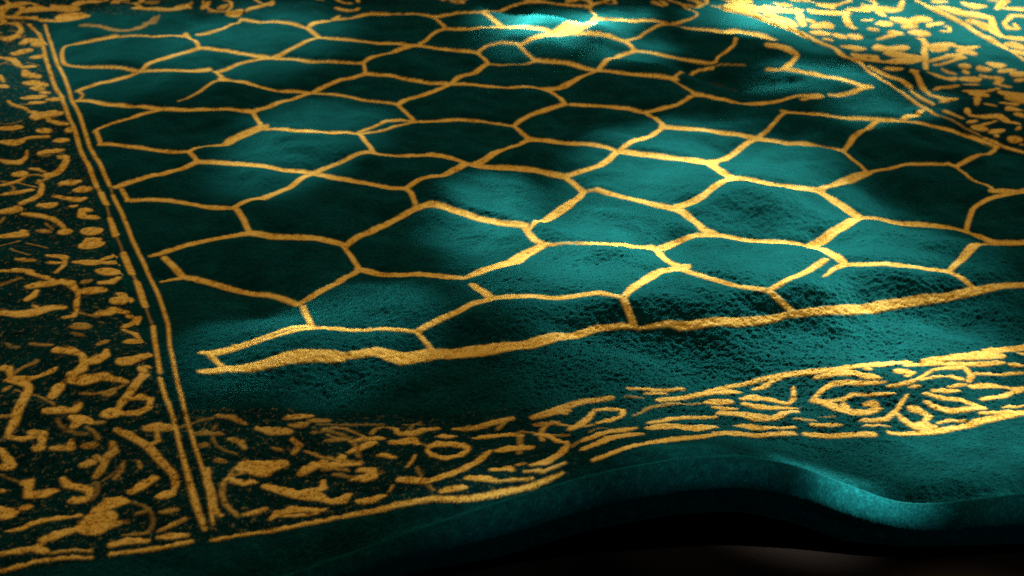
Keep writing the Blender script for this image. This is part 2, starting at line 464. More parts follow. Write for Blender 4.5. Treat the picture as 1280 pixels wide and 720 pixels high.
100 1402 5194 132 1445 5214 190 1497 5235 145
100 1466 5274 90 1488 5273 144 1505 5273 163 1523 5272 147 1545 5271 94
100 1568 5225 167 1602 5220 240 1653 5239 265 1665 5188 112
100 1506 5125 93 1515 5118 148 1523 5111 167 1531 5104 150 1540 5096 95
100 1562 5004 54 1598 5053 74 1623 5094 53
85 1613 5357 80 1619 5305 184 1668 5290 193 1732 5324 177 1787 5325 126
100 1766 5243 122 1781 5238 193 1795 5233 216 1809 5229 193 1824 5224 122
85 1852 5296 130 1916 5275 189 2008 5273 175 2091 5279 115
100 1702 5160 133 1746 5173 233 1800 5154 234 1836 5106 168 1830 5066 118 1780 5026 200 1727 5022 233 1691 5072 165 1682 5125 106 1695 5155 63
100 1899 5182 130 1970 5165 191 2042 5151 190 2069 5112 117
100 1936 4999 207 1986 5000 313 2046 4973 245
100 2131 5102 125 2169 5077 164 2187 4989 168 2202 4967 149
100 2198 4944 107 2133 4840 192 2067 4769 242 2022 4747 340 1991 4766 241
80 1969 4806 78 1960 4808 122 1952 4810 136 1944 4812 120 1936 4814 75
100 1850 4817 208 1891 4802 270 1902 4765 123
100 1508 4915 144 1553 4901 223 1613 4868 237 1685 4870 231 1766 4897 216 1831 4940 182 1898 5009 112
100 1479 4894 36 1470 4882 57 1464 4873 64 1457 4864 57 1448 4852 36
100 1334 4814 148 1369 4818 205 1420 4828 149
100 1744 4801 197 1776 4779 245 1816 4725 121
100 1820 4714 54 1889 4695 67 1949 4671 43
100 1938 4725 77 1997 4683 80 2082 4690 69
100 1627 4753 149 1669 4754 218 1705 4735 133
85 2183 5277 170 2251 5289 238 2358 5329 180
60 2170 5208 93 2195 5206 152 2215 5205 175 2235 5203 159 2260 5201 104
40 1659 5381 43 1683 5378 67 1701 5377 74 1719 5375 65 1744 5373 40
100 1374 5096 75 1380 5094 119 1385 5092 134 1390 5091 120 1396 5089 76
100 1386 5042 145 1425 5028 189 1423 4993 166 1379 4990 142
85 2179 5271 125 2260 5300 186 2360 5359 196 2464 5403 228 2584 5398 149
70 2168 5217 108 2186 5215 175 2201 5213 199 2217 5211 181 2235 5209 117
80 2302 5313 154 2309 5308 247 2316 5303 279 2322 5298 251 2329 5293 161
100 2282 5112 170 2326 5134 209 2398 5207 164 2455 5283 98
100 2469 5298 142 2525 5305 225 2584 5282 167 2550 5206 114 2469 5158 193 2416 5140 139
100 2267 4945 151 2359 4985 232 2460 5010 267 2514 5020 193
100 2205 4803 169 2299 4867 274 2371 4903 349 2488 4921 272
100 2614 5077 130 2740 5149 181 2837 5168 209 2945 5137 137
100 2581 4998 253 2716 5049 486 2786 5017 534 2874 5013 273
100 2693 5460 90 2799 5445 132 2952 5452 116
100 2752 5414 69 2781 5413 112 2802 5413 129 2824 5412 117 2852 5411 76
60 2596 5190 56 2706 5280 87 2825 5307 111 2954 5289 84
100 2987 5291 162 3014 5287 264 3037 5283 303 3061 5279 276 3087 5275 181
100 2991 5234 103 3012 5224 165 3029 5216 187 3046 5207 168 3067 5197 108
100 2984 5161 179 3058 5135 250 3168 5095 185
100 2996 5016 184 3027 5009 280 3054 5004 307 3080 4998 266 3113 4991 161
100 3183 5302 162 3213 5305 253 3239 5308 281 3264 5310 248 3295 5313 155
100 3150 5243 121 3174 5234 195 3194 5227 222 3214 5220 201 3237 5212 130
100 3292 5422 90 3311 5424 136 3327 5425 148 3342 5427 127 3362 5429 77
100 2782 5339 102 2862 5348 152 2985 5378 185 3193 5383 145
40 2645 5394 42 2669 5389 66 2687 5385 75 2705 5381 67 2729 5376 42
100 3115 5395 151 3134 5394 239 3151 5392 268 3169 5391 239 3188 5389 151
100 3284 5414 102 3347 5435 124 3411 5467 121 3482 5477 88
100 3158 5295 127 3237 5322 242 3305 5303 279 3355 5243 170
100 3364 5240 108 3416 5287 120 3465 5380 85
100 3137 5234 158 3197 5207 241 3283 5196 240 3367 5183 149
100 3051 5279 114 3062 5275 184 3072 5271 208 3082 5267 187 3092 5262 120
100 3019 5215 107 3035 5209 171 3048 5204 193 3062 5199 174 3077 5193 111
100 2998 5168 174 3060 5135 263 3108 5086 263 3200 5077 201 3290 5129 202 3335 5129 175
100 2992 5017 177 3083 5000 218 3233 4977 141
100 3590 5400 139 3646 5389 221 3742 5365 266 3797 5310 266 3831 5290 183
100 3545 5476 82 3563 5468 132 3578 5461 150 3593 5454 136 3611 5446 88
100 3671 5390 158 3688 5378 255 3704 5367 290 3720 5357 261 3737 5345 168
100 3494 5250 105 3558 5288 155 3618 5312 202 3704 5273 213 3810 5253 153
100 3481 5228 200 3510 5179 268 3524 5099 282 3559 5044 339 3619 5028 255 3693 5061 141 3695 5102 276 3667 5105 176
100 3530 5188 120 3584 5174 152 3647 5190 146 3764 5162 100
100 3573 5141 99 3570 5127 159 3568 5115 180 3565 5103 162 3562 5090 104
70 3278 5049 66 3303 5041 103 3322 5034 115 3341 5028 102 3366 5019 64
100 3323 4980 108 3357 4972 171 3383 4965 192 3409 4959 171 3442 4950 108
100 3553 4963 107 3575 4959 167 3593 4956 186 3611 4953 165 3632 4949 103
100 3533 4911 67 3553 4908 106 3568 4905 119 3583 4903 106 3602 4900 68
50 3407 5052 54 3425 5048 84 3438 5045 94 3451 5042 83 3469 5038 52
100 3827 5383 87 3835 5382 142 3843 5382 162 3851 5381 147 3859 5381 95
100 3800 5328 184 3823 5305 256 3837 5291 183
100 3753 5263 66 3780 5258 107 3800 5254 122 3820 5250 111 3846 5245 72
100 3702 5176 86 3740 5168 136 3768 5162 153 3795 5156 137 3833 5148 87
100 3987 5339 309 4025 5312 232 3973 5268 102
100 3842 5210 100 3923 5208 155 4007 5225 128 4136 5308 78
100 4052 5391 148 4115 5397 207 4207 5371 141
100 4154 5319 166 4247 5319 207 4313 5314 141
100 4318 5305 178 4308 5247 173 4247 5185 109
100 4007 5208 74 4099 5228 125 4178 5229 99
100 4182 5219 135 4194 5215 214 4206 5212 239 4217 5209 213 4229 5206 134
100 4222 5368 161 4320 5351 217 4448 5337 198 4540 5330 133
100 4333 5261 114 4444 5244 138 4573 5221 95
100 4219 5124 194 4315 5150 297 4385 5143 218
100 4096 5124 74 4130 5133 123 4154 5139 141 4179 5145 129 4212 5154 85
100 4005 5101 146 4062 5090 212 4118 5088 163
100 3929 5174 70 3941 5172 112 3951 5170 127 3960 5168 114 3972 5166 73
100 4396 5131 132 4437 5106 162 4487 5101 98
100 4430 5088 92 4331 5032 174 4179 4992 125
100 4478 5087 84 4454 5081 138 4436 5076 159 4417 5071 146 4394 5065 96
100 4558 5302 103 4574 5297 164 4588 5292 185 4602 5288 166 4617 5283 106
100 4676 5395 110 4683 5393 175 4689 5392 197 4695 5391 176 4701 5390 112
100 3878 5115 78 3818 5066 114 3749 5006 121 3661 4952 180 3569 4953 156
100 3748 4987 102 3742 4922 187 3761 4857 260 3830 4836 156
100 3952 5094 117 4001 5035 178 4073 5001 195 4106 4953 199 4138 4920 141
100 3920 5035 115 3931 4988 187 3963 4941 209 4043 4920 199 4136 4915 145
100 3837 5017 168 3841 5010 266 3844 5003 299 3848 4996 266 3851 4989 168
100 3855 4977 175 3867 4925 158 3817 4891 125
100 3783 4874 190 3789 4870 300 3795 4867 335 3800 4864 298 3806 4860 187
100 3864 4856 85 3922 4867 131 3988 4849 102
100 4238 4917 69 4273 4920 113 4298 4922 130 4323 4925 118 4356 4928 77
100 4088 4876 85 4172 4876 138 4281 4866 119
80 3537 4910 57 3570 4905 90 3594 4902 101 3618 4898 90 3651 4893 57
100 3658 5099 109 3699 5087 166 3707 5051 77 3654 5028 129 3610 5024 103
100 6625 12259 280 6734 12161 331 6806 11968 277 6849 11682 501 6863 11318 334 6877 11089 228 6939 10888 197 6857 10502 498 6764 10172 100
100 6728 12332 744 6758 12304 1176 6786 12277 1320 6815 12251 1176 6845 12223 744
100 6870 12101 491 7058 12159 1200 7314 12211 743
100 6907 11979 496 6974 11819 617 6964 11645 472
100 7354 12247 260 7120 11794 350 7046 11600 280
100 7461 12211 324 7486 12096 967 7666 12091 841 7739 12107 847
100 7667 12362 533 7721 12398 712 7771 12432 701 7822 12466 538 7886 12510 258
100 7838 12220 264 7457 11563 391 7426 11414 310
100 7122 11510 625 7198 11523 871 7212 11472 497
100 7015 11319 514 7023 11307 805 7031 11296 899 7039 11285 797 7048 11274 500
100 7161 11751 175 7160 11706 264 7160 11671 287 7160 11636 247 7159 11590 148
100 7145 11210 398 7165 11221 600 7183 11231 652 7202 11241 561 7221 11252 337
100 7307 11229 391 7325 11234 579 7342 11238 620 7360 11243 527 7378 11247 309
100 7054 10921 430 7122 10894 685 7179 10890 545
100 6968 11114 220 6978 11105 354 6987 11097 402 6997 11088 362 7007 11079 233
100 7027 10722 323 7036 10708 537 7044 10695 623 7052 10681 572 7061 10667 379
100 7971 12370 290 7987 12336 658 8002 12305 888 8018 12273 924 8034 12240 711
100 7463 12528 392 7640 12534 522 7771 12538 513 7903 12542 392 8090 12548 186
60 6561 12387 215 6590 12363 331 6615 12343 365 6639 12323 320 6669 12299 197
100 6855 12519 744 6878 12517 1113 6899 12515 1202 6921 12514 1029 6944 12512 611
100 7214 12411 299 7247 12403 454 7279 12394 497 7311 12386 430 7346 12377 261
100 8137 12311 832 8225 12287 443 8030 11885 341
100 8276 12288 522 8320 12185 860 8404 12196 318 8646 12525 186
100 7726 11715 300 7745 11721 434 7764 11726 457 7783 11732 380 7803 11738 215
100 7768 11533 502 7873 11611 588 7938 11649 399
80 7560 11368 258 7568 11352 401 7576 11337 444 7584 11321 391 7593 11305 243
100 8111 11727 744 8129 11728 1176 8146 11728 1320 8163 11728 1176 8181 11728 744
100 8027 11544 284 8059 11548 450 8089 11552 506 8120 11556 452 8152 11559 287
100 8334 11810 596 8362 11808 859 8388 11808 903 8414 11807 749 8441 11805 422
100 8290 11702 238 8310 11711 368 8329 11719 407 8347 11727 357 8367 11736 221
100 8243 11498 171 8349 11600 426 8539 11711 239
100 8330 11395 299 8405 11408 215 8549 11596 106
100 8474 11580 134 8493 11589 192 8510 11597 201 8526 11606 166 8547 11616 93
100 8031 11373 606 8055 11372 875 8077 11371 919 8099 11370 763 8122 11369 430
100 7953 11191 333 7837 10930 270 7671 10696 265 7494 10416 261 7353 10192 191
100 7829 10844 615 7880 10796 850 7956 10808 864
100 7799 10731 402 7813 10723 622 7827 10715 688 7841 10707 604 7855 10698 374
100 7423 10993 336 7410 10854 1200 7618 10903 456
100 7341 10680 653 7378 10584 938 7444 10512 709
100 7193 10426 864 7299 10423 829 7447 10448 476
100 6914 10083 267 6938 10073 445 6961 10063 518 6984 10054 477 7009 10044 317
100 7511 11137 227 7625 11161 270 7809 11268 420
100 7668 11247 110 7730 11281 244 7775 11306 325 7820 11331 336 7876 11362 256
100 7518 10386 207 7679 10429 384 7901 10517 247
100 7511 10301 190 7645 10308 250 7804 10364 264
100 7789 10487 447 7796 10465 707 7803 10443 795 7810 10422 709 7817 10400 450
100 7999 10700 448 8083 10663 422 8283 10821 366
100 7955 10586 455 7974 10575 707 7992 10565 785 8009 10555 692 8028 10544 431
100 7679 10189 236 7693 10184 384 7706 10179 439 7719 10175 398 7733 10170 259
100 7661 10115 155 7659 10100 248 7657 10087 279 7655 10073 250 7653 10059 160
100 7543 9952 395 7578 9950 567 7611 9947 593 7644 9945 489 7680 9943 273
100 7732 9978 239 7857 9908 312 7766 9827 246 7818 9745 298
100 7436 9780 186 7481 9794 274 7517 9805 293 7553 9816 247 7600 9831 144
100 7795 10099 272 7814 10102 475 7833 10105 566 7852 10107 534 7871 10110 366
100 8024 10261 459 8048 10258 671 8071 10256 712 8094 10254 598 8118 10252 344
100 7999 10200 291 8007 10194 454 8015 10189 505 8023 10183 447 8032 10177 279
100 7938 10030 230 7988 10050 416 8029 10065 506 8069 10081 486 8114 10098 340
100 8033 9935 409 8046 9932 703 8058 9930 831 8070 9927 777 8083 9925 527
100 7950 9826 216 7959 9818 344 7968 9810 388 7977 9802 348 7986 9793 222
100 7333 10002 864 7385 9968 760 7509 10003 190
100 7520 10210 129 7532 10175 204 7542 10147 228 7551 10119 203 7564 10084 128
100 7090 9987 239 7044 9851 239 6977 9713 232 6894 9526 166
100 7047 9953 137 7065 9957 248 7082 9962 303 7098 9966 291 7116 9970 205
100 6762 10162 111 6732 9972 215 6714 9765 243 6693 9600 115
100 6818 10172 230 6820 10023 331 6839 9894 382 6868 9783 290 6807 9575 144
100 7133 10713 426 7170 10679 408 7146 10572 235
100 7010 10544 744 7018 10535 1176 7026 10525 1320 7034 10516 1176 7043 10506 744
100 8784 12497 237 8662 12078 609 8688 11830 341 8712 11565 273 8574 11133 307 8519 10805 362 8371 10305 182
100 8835 12167 762 8843 12021 1031 8881 11879 1154 8966 11805 1256 9168 11889 538
100 8798 11666 422 8844 11530 561 8816 11408 405
100 9185 11888 274 8934 11506 355 8801 11283 511 8682 11040 326
100 9154 12239 586 9161 12159 780 9325 12234 612
100 9391 12079 262 9629 12330 430 9739 12398 347
100 9518 12114 495 9583 12133 694 9643 12150 713 9703 12168 576 9777 12189 308
100 9515 11864 545 9404 11866 292 9103 11573 192 9008 11367 328 9055 11307 235 9142 11478 191
100 8750 11017 580 8779 11008 899 8806 10999 995 8833 10990 874 8862 10980 541
100 8628 10848 459 8645 10822 705 8661 10798 777 8677 10774 679 8694 10748 417
100 8552 10615 611 8565 10614 898 8577 10613 957 8590 10612 807 8603 10612 468
100 8935 12421 407 8947 12400 621 8958 12380 681 8970 12360 592 8982 12339 361
100 6691 9585 130 6686 9362 125 6672 9128 146 6647 8973 125
55 6645 8960 135 6636 8655 141 6675 8475 96
100 6680 8464 153 6714 8408 209 6756 8295 190 6791 8187 132
100 6880 9747 177 6860 9704 279 6844 9670 312 6829 9636 277 6809 9592 174
100 6769 9522 140 6751 9384 157 6744 9184 114
85 6740 9037 187 6747 8966 263 6735 8823 208
100 6990 9749 144 6884 9540 239 6820 9351 138
100 6820 9336 171 6850 9217 281 6918 9187 272
100 6800 9193 99 6814 9187 161 6826 9181 183 6839 9175 165 6853 9168 107
100 6949 9486 194 7143 9637 260 7347 9756 232
100 7319 9595 341 7379 9550 457 7496 9556 314 7697 9703 166
100 7322 9490 438 7334 9481 677 7346 9473 747 7358 9465 655 7371 9456 404
100 7314 9444 182 7223 9324 284 7158 9240 316 7093 9156 279 7002 9036 174
100 7069 9030 148 7080 9014 231 7091 8999 256 7102 8983 226 7114 8967 141
100 6889 8992 139 6876 8966 224 6866 8944 253 6855 8922 228 6843 8896 146
100 6844 8856 287 6912 8814 377 7017 8786 337 7013 8677 327 7055 8628 289
100 6723 8728 157 6743 8735 250 6762 8741 282 6781 8747 252 6802 8754 160
100 6731 8639 100 6815 8675 164 6947 8721 112
100 6715 8626 315 6727 8622 501 6739 8618 565 6751 8614 506 6763 8610 322
100 6772 8527 219 6799 8533 366 6823 8539 426 6848 8546 393 6874 8552 261
100 6773 8479 108 6774 8474 169 6775 8470 189 6776 8465 167 6777 8461 105
100 6851 8399 277 6857 8390 438 6863 8382 492 6869 8373 439 6876 8364 278
100 6979 8527 98 6994 8537 155 7007 8546 174 7020 8555 155 7035 8566 98
100 7592 9453 797 7642 9444 1200 7682 9412 824
100 7546 9333 516 7557 9320 784 7569 9307 855 7580 9294 741 7591 9281 448
100 7255 9059 399 7323 9100 505 7380 9135 474 7437 9170 339 7517 9219 135
100 7142 8868 149 7179 8880 396 7208 8889 564 7237 8899 609 7268 8909 486
100 7158 8783 198 7171 8779 325 7184 8776 375 7196 8772 343 7210 8768 225
70 6845 8295 87 6849 8292 138 6853 8289 155 6857 8286 139 6861 8283 88
80 1634 12750 757 1757 12673 970 1896 12722 382 2002 12871 144
100 2066 12704 184 2085 12743 299 2100 12775 342 2116 12807 310 2134 12845 201
60 2103 12626 123 2109 12619 193 2115 12613 216 2122 12606 192 2128 12599 121
80 2193 12642 199 2208 12652 318 2222 12661 360 2236 12671 323 2251 12681 207
100 2253 12515 355 2283 12493 512 2341 12531 286
100 2391 12526 131 2510 12649 219 2690 12925 127
40 1554 12299 294 1608 12289 221 1676 12449 106
"""

scene = bpy.context.scene
rng = np.random.default_rng(7)

# ------------------------------------------------------------------ pattern woven into the pile (in rug coordinates)
RU0, RU1, RV0, RV1, RES = -.36, 1.44, .36, 1.84, .0005
NU, NV = int((RU1 - RU0) / RES), int((RV1 - RV0) / RES)
def band_noise(lo, hi, seed, stretch=1.0):
    """Gaussian noise on the rug raster with wavelengths between lo and hi metres; stretch lengthens it along u."""
    r = np.random.default_rng(seed)
    n = r.standard_normal((NV, NU)).astype(np.float32)
    F = np.fft.rfft2(n)
    fy = np.fft.fftfreq(NV, RES)[:, None]; fx = np.fft.rfftfreq(NU, RES)[None, :] * stretch
    k = np.sqrt(fx * fx + fy * fy)
    F *= np.exp(-(k * lo) ** 2 * .5) * (1 - np.exp(-(k * hi) ** 2 * .5))
    o = np.fft.irfft2(F, s=(NV, NU)).astype(np.float32)
    return o / o.std()
def sample(img, u, v):
    x = np.clip((u - RU0) / RES - .5, 0, NU - 2); y = np.clip((v - RV0) / RES - .5, 0, NV - 2)
    i = x.astype(np.int32); j = y.astype(np.int32); a = (x - i).astype(np.float32); b = (y - j).astype(np.float32)
    return (img[j, i] * (1 - a) * (1 - b) + img[j, i + 1] * a * (1 - b) + img[j + 1, i] * (1 - a) * b + img[j + 1, i + 1] * a * b)

gold = np.zeros((NV, NU), np.float32)
def stroke(pts, alpha=1.0):
    """Paints one tapered line of gold tufts: pts = (u, v, half-width)."""
    if len(pts) > 2:                                   # rounded bends
        q = np.array(pts, float); out = []
        n = len(q)
        for i in range(n - 1):
            p0, p1, p2, p3 = q[max(i - 1, 0)], q[i], q[i + 1], q[min(i + 2, n - 1)]
            ln = math.hypot(*(p2 - p1)[:2]); m = max(1, min(6, int(ln / .004)))
            for t in np.arange(m) / m:
                h = .5 * ((2 * p1) + (p2 - p0) * t + (2 * p0 - 5 * p1 + 4 * p2 - p3) * t * t + (3 * p1 - p0 - 3 * p2 + p3) * t ** 3)
                lin = p1 + (p2 - p1) * t
                w = .6
                r = h * w + lin * (1 - w); r[2] = lin[2]; out.append(r)
        out.append(q[-1]); pts = out
    for (a, b) in zip(pts[:-1], pts[1:]):
        m = max(a[2], b[2]) + .0015
        i0 = max(int((min(a[0], b[0]) - m - RU0) / RES), 0); i1 = min(int((max(a[0], b[0]) + m - RU0) / RES) + 2, NU)
        j0 = max(int((min(a[1], b[1]) - m - RV0) / RES), 0); j1 = min(int((max(a[1], b[1]) + m - RV0) / RES) + 2, NV)
        if i1 <= i0 or j1 <= j0: continue
        x = RU0 + (np.arange(i0, i1) + .5) * RES - a[0]; y = RV0 + (np.arange(j0, j1) + .5) * RES - a[1]
        dx, dy = b[0] - a[0], b[1] - a[1]; L = dx * dx + dy * dy + 1e-12
        t = np.clip((x[None, :] * dx + y[:, None] * dy) / L, 0, 1)
        dist = np.hypot(x[None, :] - t * dx, y[:, None] - t * dy)
        w = a[2] + (b[2] - a[2]) * t
        val = np.clip((w - dist) / .0010 + .5, 0, 1) * alpha
        g = gold[j0:j1, i0:i1]; np.maximum(g, val.astype(np.float32), out=g)
for _s in STROKES.strip().split('\n'):
    _f = [float(x) for x in _s.split()]
    stroke([(_f[k] * 1e-4, _f[k + 1] * 1e-4, _f[k + 2] * 1e-5) for k in range(1, len(_f), 3)], _f[0] * .01)

# lines that part the rug into its bands, in rug coordinates
BV_TOP = np.array([[-0.4, 0.5712], [0.086, 0.5712], [0.1368, 0.5609], [0.1859, 0.5411], [0.2322, 0.5329], [0.2788, 0.5361], [0.2998, 0.5404], [0.3399, 0.5507], [0.3709, 0.5441], [0.4193, 0.5436], [0.4586, 0.5475], [0.4758, 0.549], [1.5, 0.549]])
BV_BOT = np.array([[-0.4, 0.468], [0.0072, 0.468], [0.0353, 0.4685], [0.0693, 0.4702], [0.097, 0.471], [0.1245, 0.4719], [0.1577, 0.4704], [0.1837, 0.4643], [0.205, 0.4631], [0.2179, 0.4646], [0.2405, 0.4686], [0.281, 0.4835], [0.3209, 0.4878], [0.359, 0.4796], [0.3905, 0.4773], [0.4262, 0.4828], [1.5, 0.4828]])
BU_R = np.array([[0.676, 0.3], [0.676, 0.8151], [0.6644, 0.8374], [0.6549, 0.8862], [0.6619, 0.9481], [0.6684, 1.0271], [0.6872, 1.1359], [0.6793, 1.1983], [0.6625, 1.2288], [0.6625, 1.9]])
BU_R2 = np.array([[0.8372, 0.3], [0.8372, 1.0324], [0.8711, 1.156], [0.8782, 1.2509], [0.8782, 1.9]])
U_L, U_L0, V_FAR = .0755, -.145, 1.252
def front_top(u): return np.interp(u, BV_TOP[:,0], BV_TOP[:,1])
def front_bot(u): return np.interp(u, BV_BOT[:,0], BV_BOT[:,1])
def right_in(v): return np.interp(v, BU_R[:,1], BU_R[:,0])
def right_out(v): return np.interp(v, BU_R2[:,1], BU_R2[:,0])

# the scrollwork goes on along the bands past what was drawn stroke by stroke
_r = random.Random(5)
def curl(u, v):
    a = _r.uniform(0, 6.28); s = _r.uniform(.006, .013); k = _r.choice((-1, 1)); w = _r.uniform(.0015, .0032); p = [(u, v, w)]
    for i in range(_r.randint(3, 8)):
        u += math.cos(a) * s * .5; v += math.sin(a) * s * .9; a += k * _r.uniform(.3, .8); p.append((u, v, w * (1 - .06 * i)))
    stroke(p)
for _ in range(420):                                   # thin tendrils that tie the scrolls together
    u, v = _r.uniform(-.02, .30), _r.uniform(.46, 1.25)
    if v < front_bot(u) + .024: continue
    if u > .066 and not (v < front_top(u) - .006 and v > front_bot(u) + .006 and u > .09): continue
    a = _r.choice((0, math.pi)) + _r.gauss(0, .5); s = _r.uniform(.004, .010); k = _r.uniform(-.55, .55); w = _r.uniform(.0006, .0013); p = []
    for i in range(_r.randint(3, 6)):
        p.append((u, v, w)); u += math.cos(a) * s * .6; v += math.sin(a) * s; a += k
        if (p[0][0] < .066 and u > .070) or v < front_bot(u) + .006 or (u > .066 and v > front_top(u) - .006): break
    if len(p) > 1: stroke(p, _r.uniform(.35, .75))
def seen(u, v): return -.008 + (v - .467) * .053 < u < .36 + (v - .378) * .75
for _ in range(2600):
    u, v = _r.uniform(-.14, 1.3), _r.uniform(.46, 1.7)
    if (seen(u, v) and v < 1.27) or v < front_bot(u) + .016: continue
    left = -.135 < u < .07 and v < 1.5; right = u > right_in(v) + .01 and not (right_out(v) - .05 < u < right_out(v))
    front = .08 < u < .9 and front_bot(u) < v < front_top(u); far = 1.262 < v < 1.45 and u < .66
    if left or right or front or far: curl(u, v)
stroke([(-.14, .47, .002), (-.14, 1.5, .002)])
# and so do the lattice and its framing lines
stroke([(.555, .608, .004), (.672, .608, .004)]); stroke([(.676, .608, .0022), (.679, .80, .0022)])
for _i in range(5):
    for _j in range(5):
        a = .50 + _i * .078 + (_j % 2) * .039; b = .612 + _j * .064
        for e in (((a, b), (a, b + .040)), ((a, b + .040), (a + .039, b + .064)), ((a, b + .040), (a - .039, b + .064))):
            if all(q[0] < .676 and q[1] > .60 and q[0] > .372 + (q[1] - .378) * .75 + .012 for q in e): stroke([(*e[0], .0021), (*e[1], .0021)])
for _f in (front_top, front_bot):
    _x = np.arange(.43, 1.30, .02); stroke([(x, float(_f(x)) + (-.003 if _f is front_top else .003), .0025) for x in _x])

pile_fine = band_noise(.0006, .0012, 1)
pile_tuft = band_noise(.0011, .0030, 2, .8)
pile_row = band_noise(.0010, .0045, 3, .22)
pile_curl = 1 - 1.5 * np.abs(band_noise(.0016, .0035, 8, .8))      # looped threads
fleck = band_noise(.0026, .0080, 9, .34)
clump = band_noise(.0050, .0150, 4)
patch = band_noise(.0250, .0900, 5)

# ------------------------------------------------------------------ materials
def principled(name):
    m = bpy.data.materials.new(name); m.use_nodes = True
    return m, m.node_tree.nodes, m.node_tree.links, m.node_tree.nodes['Principled BSDF']
def pile_material(name='rug_pile', sheen=.38):
    m, N, L, B = principled(name)
    def attr(n):
        a = N.new('ShaderNodeAttribute'); a.attribute_name = n; return a.outputs['Fac']
    def mix(f, a, b, blend='MIX'):
        x = N.new('ShaderNodeMix'); x.data_type = 'RGBA'; x.blend_type = blend
        for s, val in ((x.inputs[0], f), (x.inputs[6], a), (x.inputs[7], b)):
            if isinstance(val, bpy.types.NodeSocket): L.new(val, s)
            else: s.default_value = val
        return x.outputs[2]
    g, t = attr('gold'), attr('tuft')
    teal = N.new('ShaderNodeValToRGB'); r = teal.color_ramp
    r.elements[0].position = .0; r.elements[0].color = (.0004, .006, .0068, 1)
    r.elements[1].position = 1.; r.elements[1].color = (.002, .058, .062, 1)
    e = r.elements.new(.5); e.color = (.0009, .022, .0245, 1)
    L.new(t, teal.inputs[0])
    gr = N.new('ShaderNodeValToRGB'); r = gr.color_ramp
    r.elements[0].position = .0; r.elements[0].color = (.36, .17, .014, 1)
    r.elements[1].position = 1.; r.elements[1].color = (.90, .66, .20, 1)
    e = r.elements.new(.5); e.color = (.74, .50, .095, 1)
    L.new(t, gr.inputs[0])
    c = mix(g, teal.outputs[0], gr.outputs[0])
    L.new(c, B.inputs['Base Color'])
    B.inputs['Roughness'].default_value = .75
    B.inputs['Specular IOR Level'].default_value = .0
    sw = N.new('ShaderNodeMath'); sw.operation = 'MULTIPLY_ADD'; L.new(g, sw.inputs[0]); sw.inputs[1].default_value = -.28; sw.inputs[2].default_value = sheen
    L.new(sw.outputs[0], B.inputs['Sheen Weight'])
    B.inputs['Sheen Roughness'].default_value = .45
    st = mix(g, (.055, .78, .79, 1), (1, .85, .55, 1)); L.new(st, B.inputs['Sheen Tint'])
    return m
PILE = pile_material()
HEM = pile_material('hem_pile', .07)
def cloth_material(name, col, rough=.8):
    m, N, L, B = principled(name)
    n = N.new('ShaderNodeTexNoise'); n.inputs['Scale'].default_value = 900; n.inputs['Detail'].default_value = 4
    tc = N.new('ShaderNodeTexCoord'); L.new(tc.outputs['Object'], n.inputs['Vector'])
    r = N.new('ShaderNodeValToRGB'); r.color_ramp.elements[0].position = .3; r.color_ramp.elements[1].position = .75
    r.color_ramp.elements[0].color = tuple(c * .5 for c in col) + (1,); r.color_ramp.elements[1].color = tuple(c * 1.5 for c in col) + (1,)
    L.new(n.outputs['Fac'], r.inputs[0]); L.new(r.outputs[0], B.inputs['Base Color'])
    B.inputs['Roughness'].default_value = rough; B.inputs['Specular IOR Level'].default_value = .15
    return m
def wood_material():
    m, N, L, B = principled('dark_wood')
    tc = N.new('ShaderNodeTexCoord'); mp = N.new('ShaderNodeMapping'); mp.inputs['Scale'].default_value = (3, 40, 3)
    n = N.new('ShaderNodeTexNoise'); n.inputs['Scale'].default_value = 3; n.inputs['Detail'].default_value = 8
    L.new(tc.outputs['Object'], mp.inputs[0]); L.new(mp.outputs[0], n.inputs['Vector'])
    r = N.new('ShaderNodeValToRGB'); r.color_ramp.elements[0].color = (.0006, .0002, .00005, 1); r.color_ramp.elements[1].color = (.0012, .0005, .0001, 1)
    L.new(n.outputs['Fac'], r.inputs[0]); L.new(r.outputs[0], B.inputs['Base Color']); B.inputs['Roughness'].default_value = .7; B.inputs['Specular IOR Level'].default_value = .05
    return m

# ------------------------------------------------------------------ mesh helpers
def build(name, co, quads, mat, parent=None, attrs=None):
    me = bpy.data.meshes.new(name)
    me.vertices.add(len(co)); me.vertices.foreach_set('co', np.ascontiguousarray(co, np.float32).ravel())
    me.loops.add(quads.size); me.loops.foreach_set('vertex_index', np.ascontiguousarray(quads, np.int32).ravel())
    me.polygons.add(len(quads)); me.polygons.foreach_set('loop_start', np.arange(0, quads.size, 4, dtype=np.int32))
    for k, val in (attrs or {}).items():
        a = me.attributes.new(k, 'FLOAT', 'POINT'); a.data.foreach_set('value', np.ascontiguousarray(val, np.float32).ravel())
    me.update(calc_edges=True); me.shade_smooth()
    me.materials.append(mat)
    o = bpy.data.objects.new(name, me); scene.collection.objects.link(o)
    if parent: o.parent = parent
    return o
def grid_quads(nr, nc):
    i = np.arange(nr * nc).reshape(nr, nc)
    return np.stack([i[:-1, :-1], i[:-1, 1:], i[1:, 1:], i[1:, :-1]], -1).reshape(-1, 4)

# ------------------------------------------------------------------ the rug
rug = bpy.data.objects.new('rug', None); scene.collection.objects.link(rug)
rug['label'] = 'dark green plush rug with gold honeycomb field and scrollwork borders lying rumpled on the floor'
rug['category'] = 'rug'

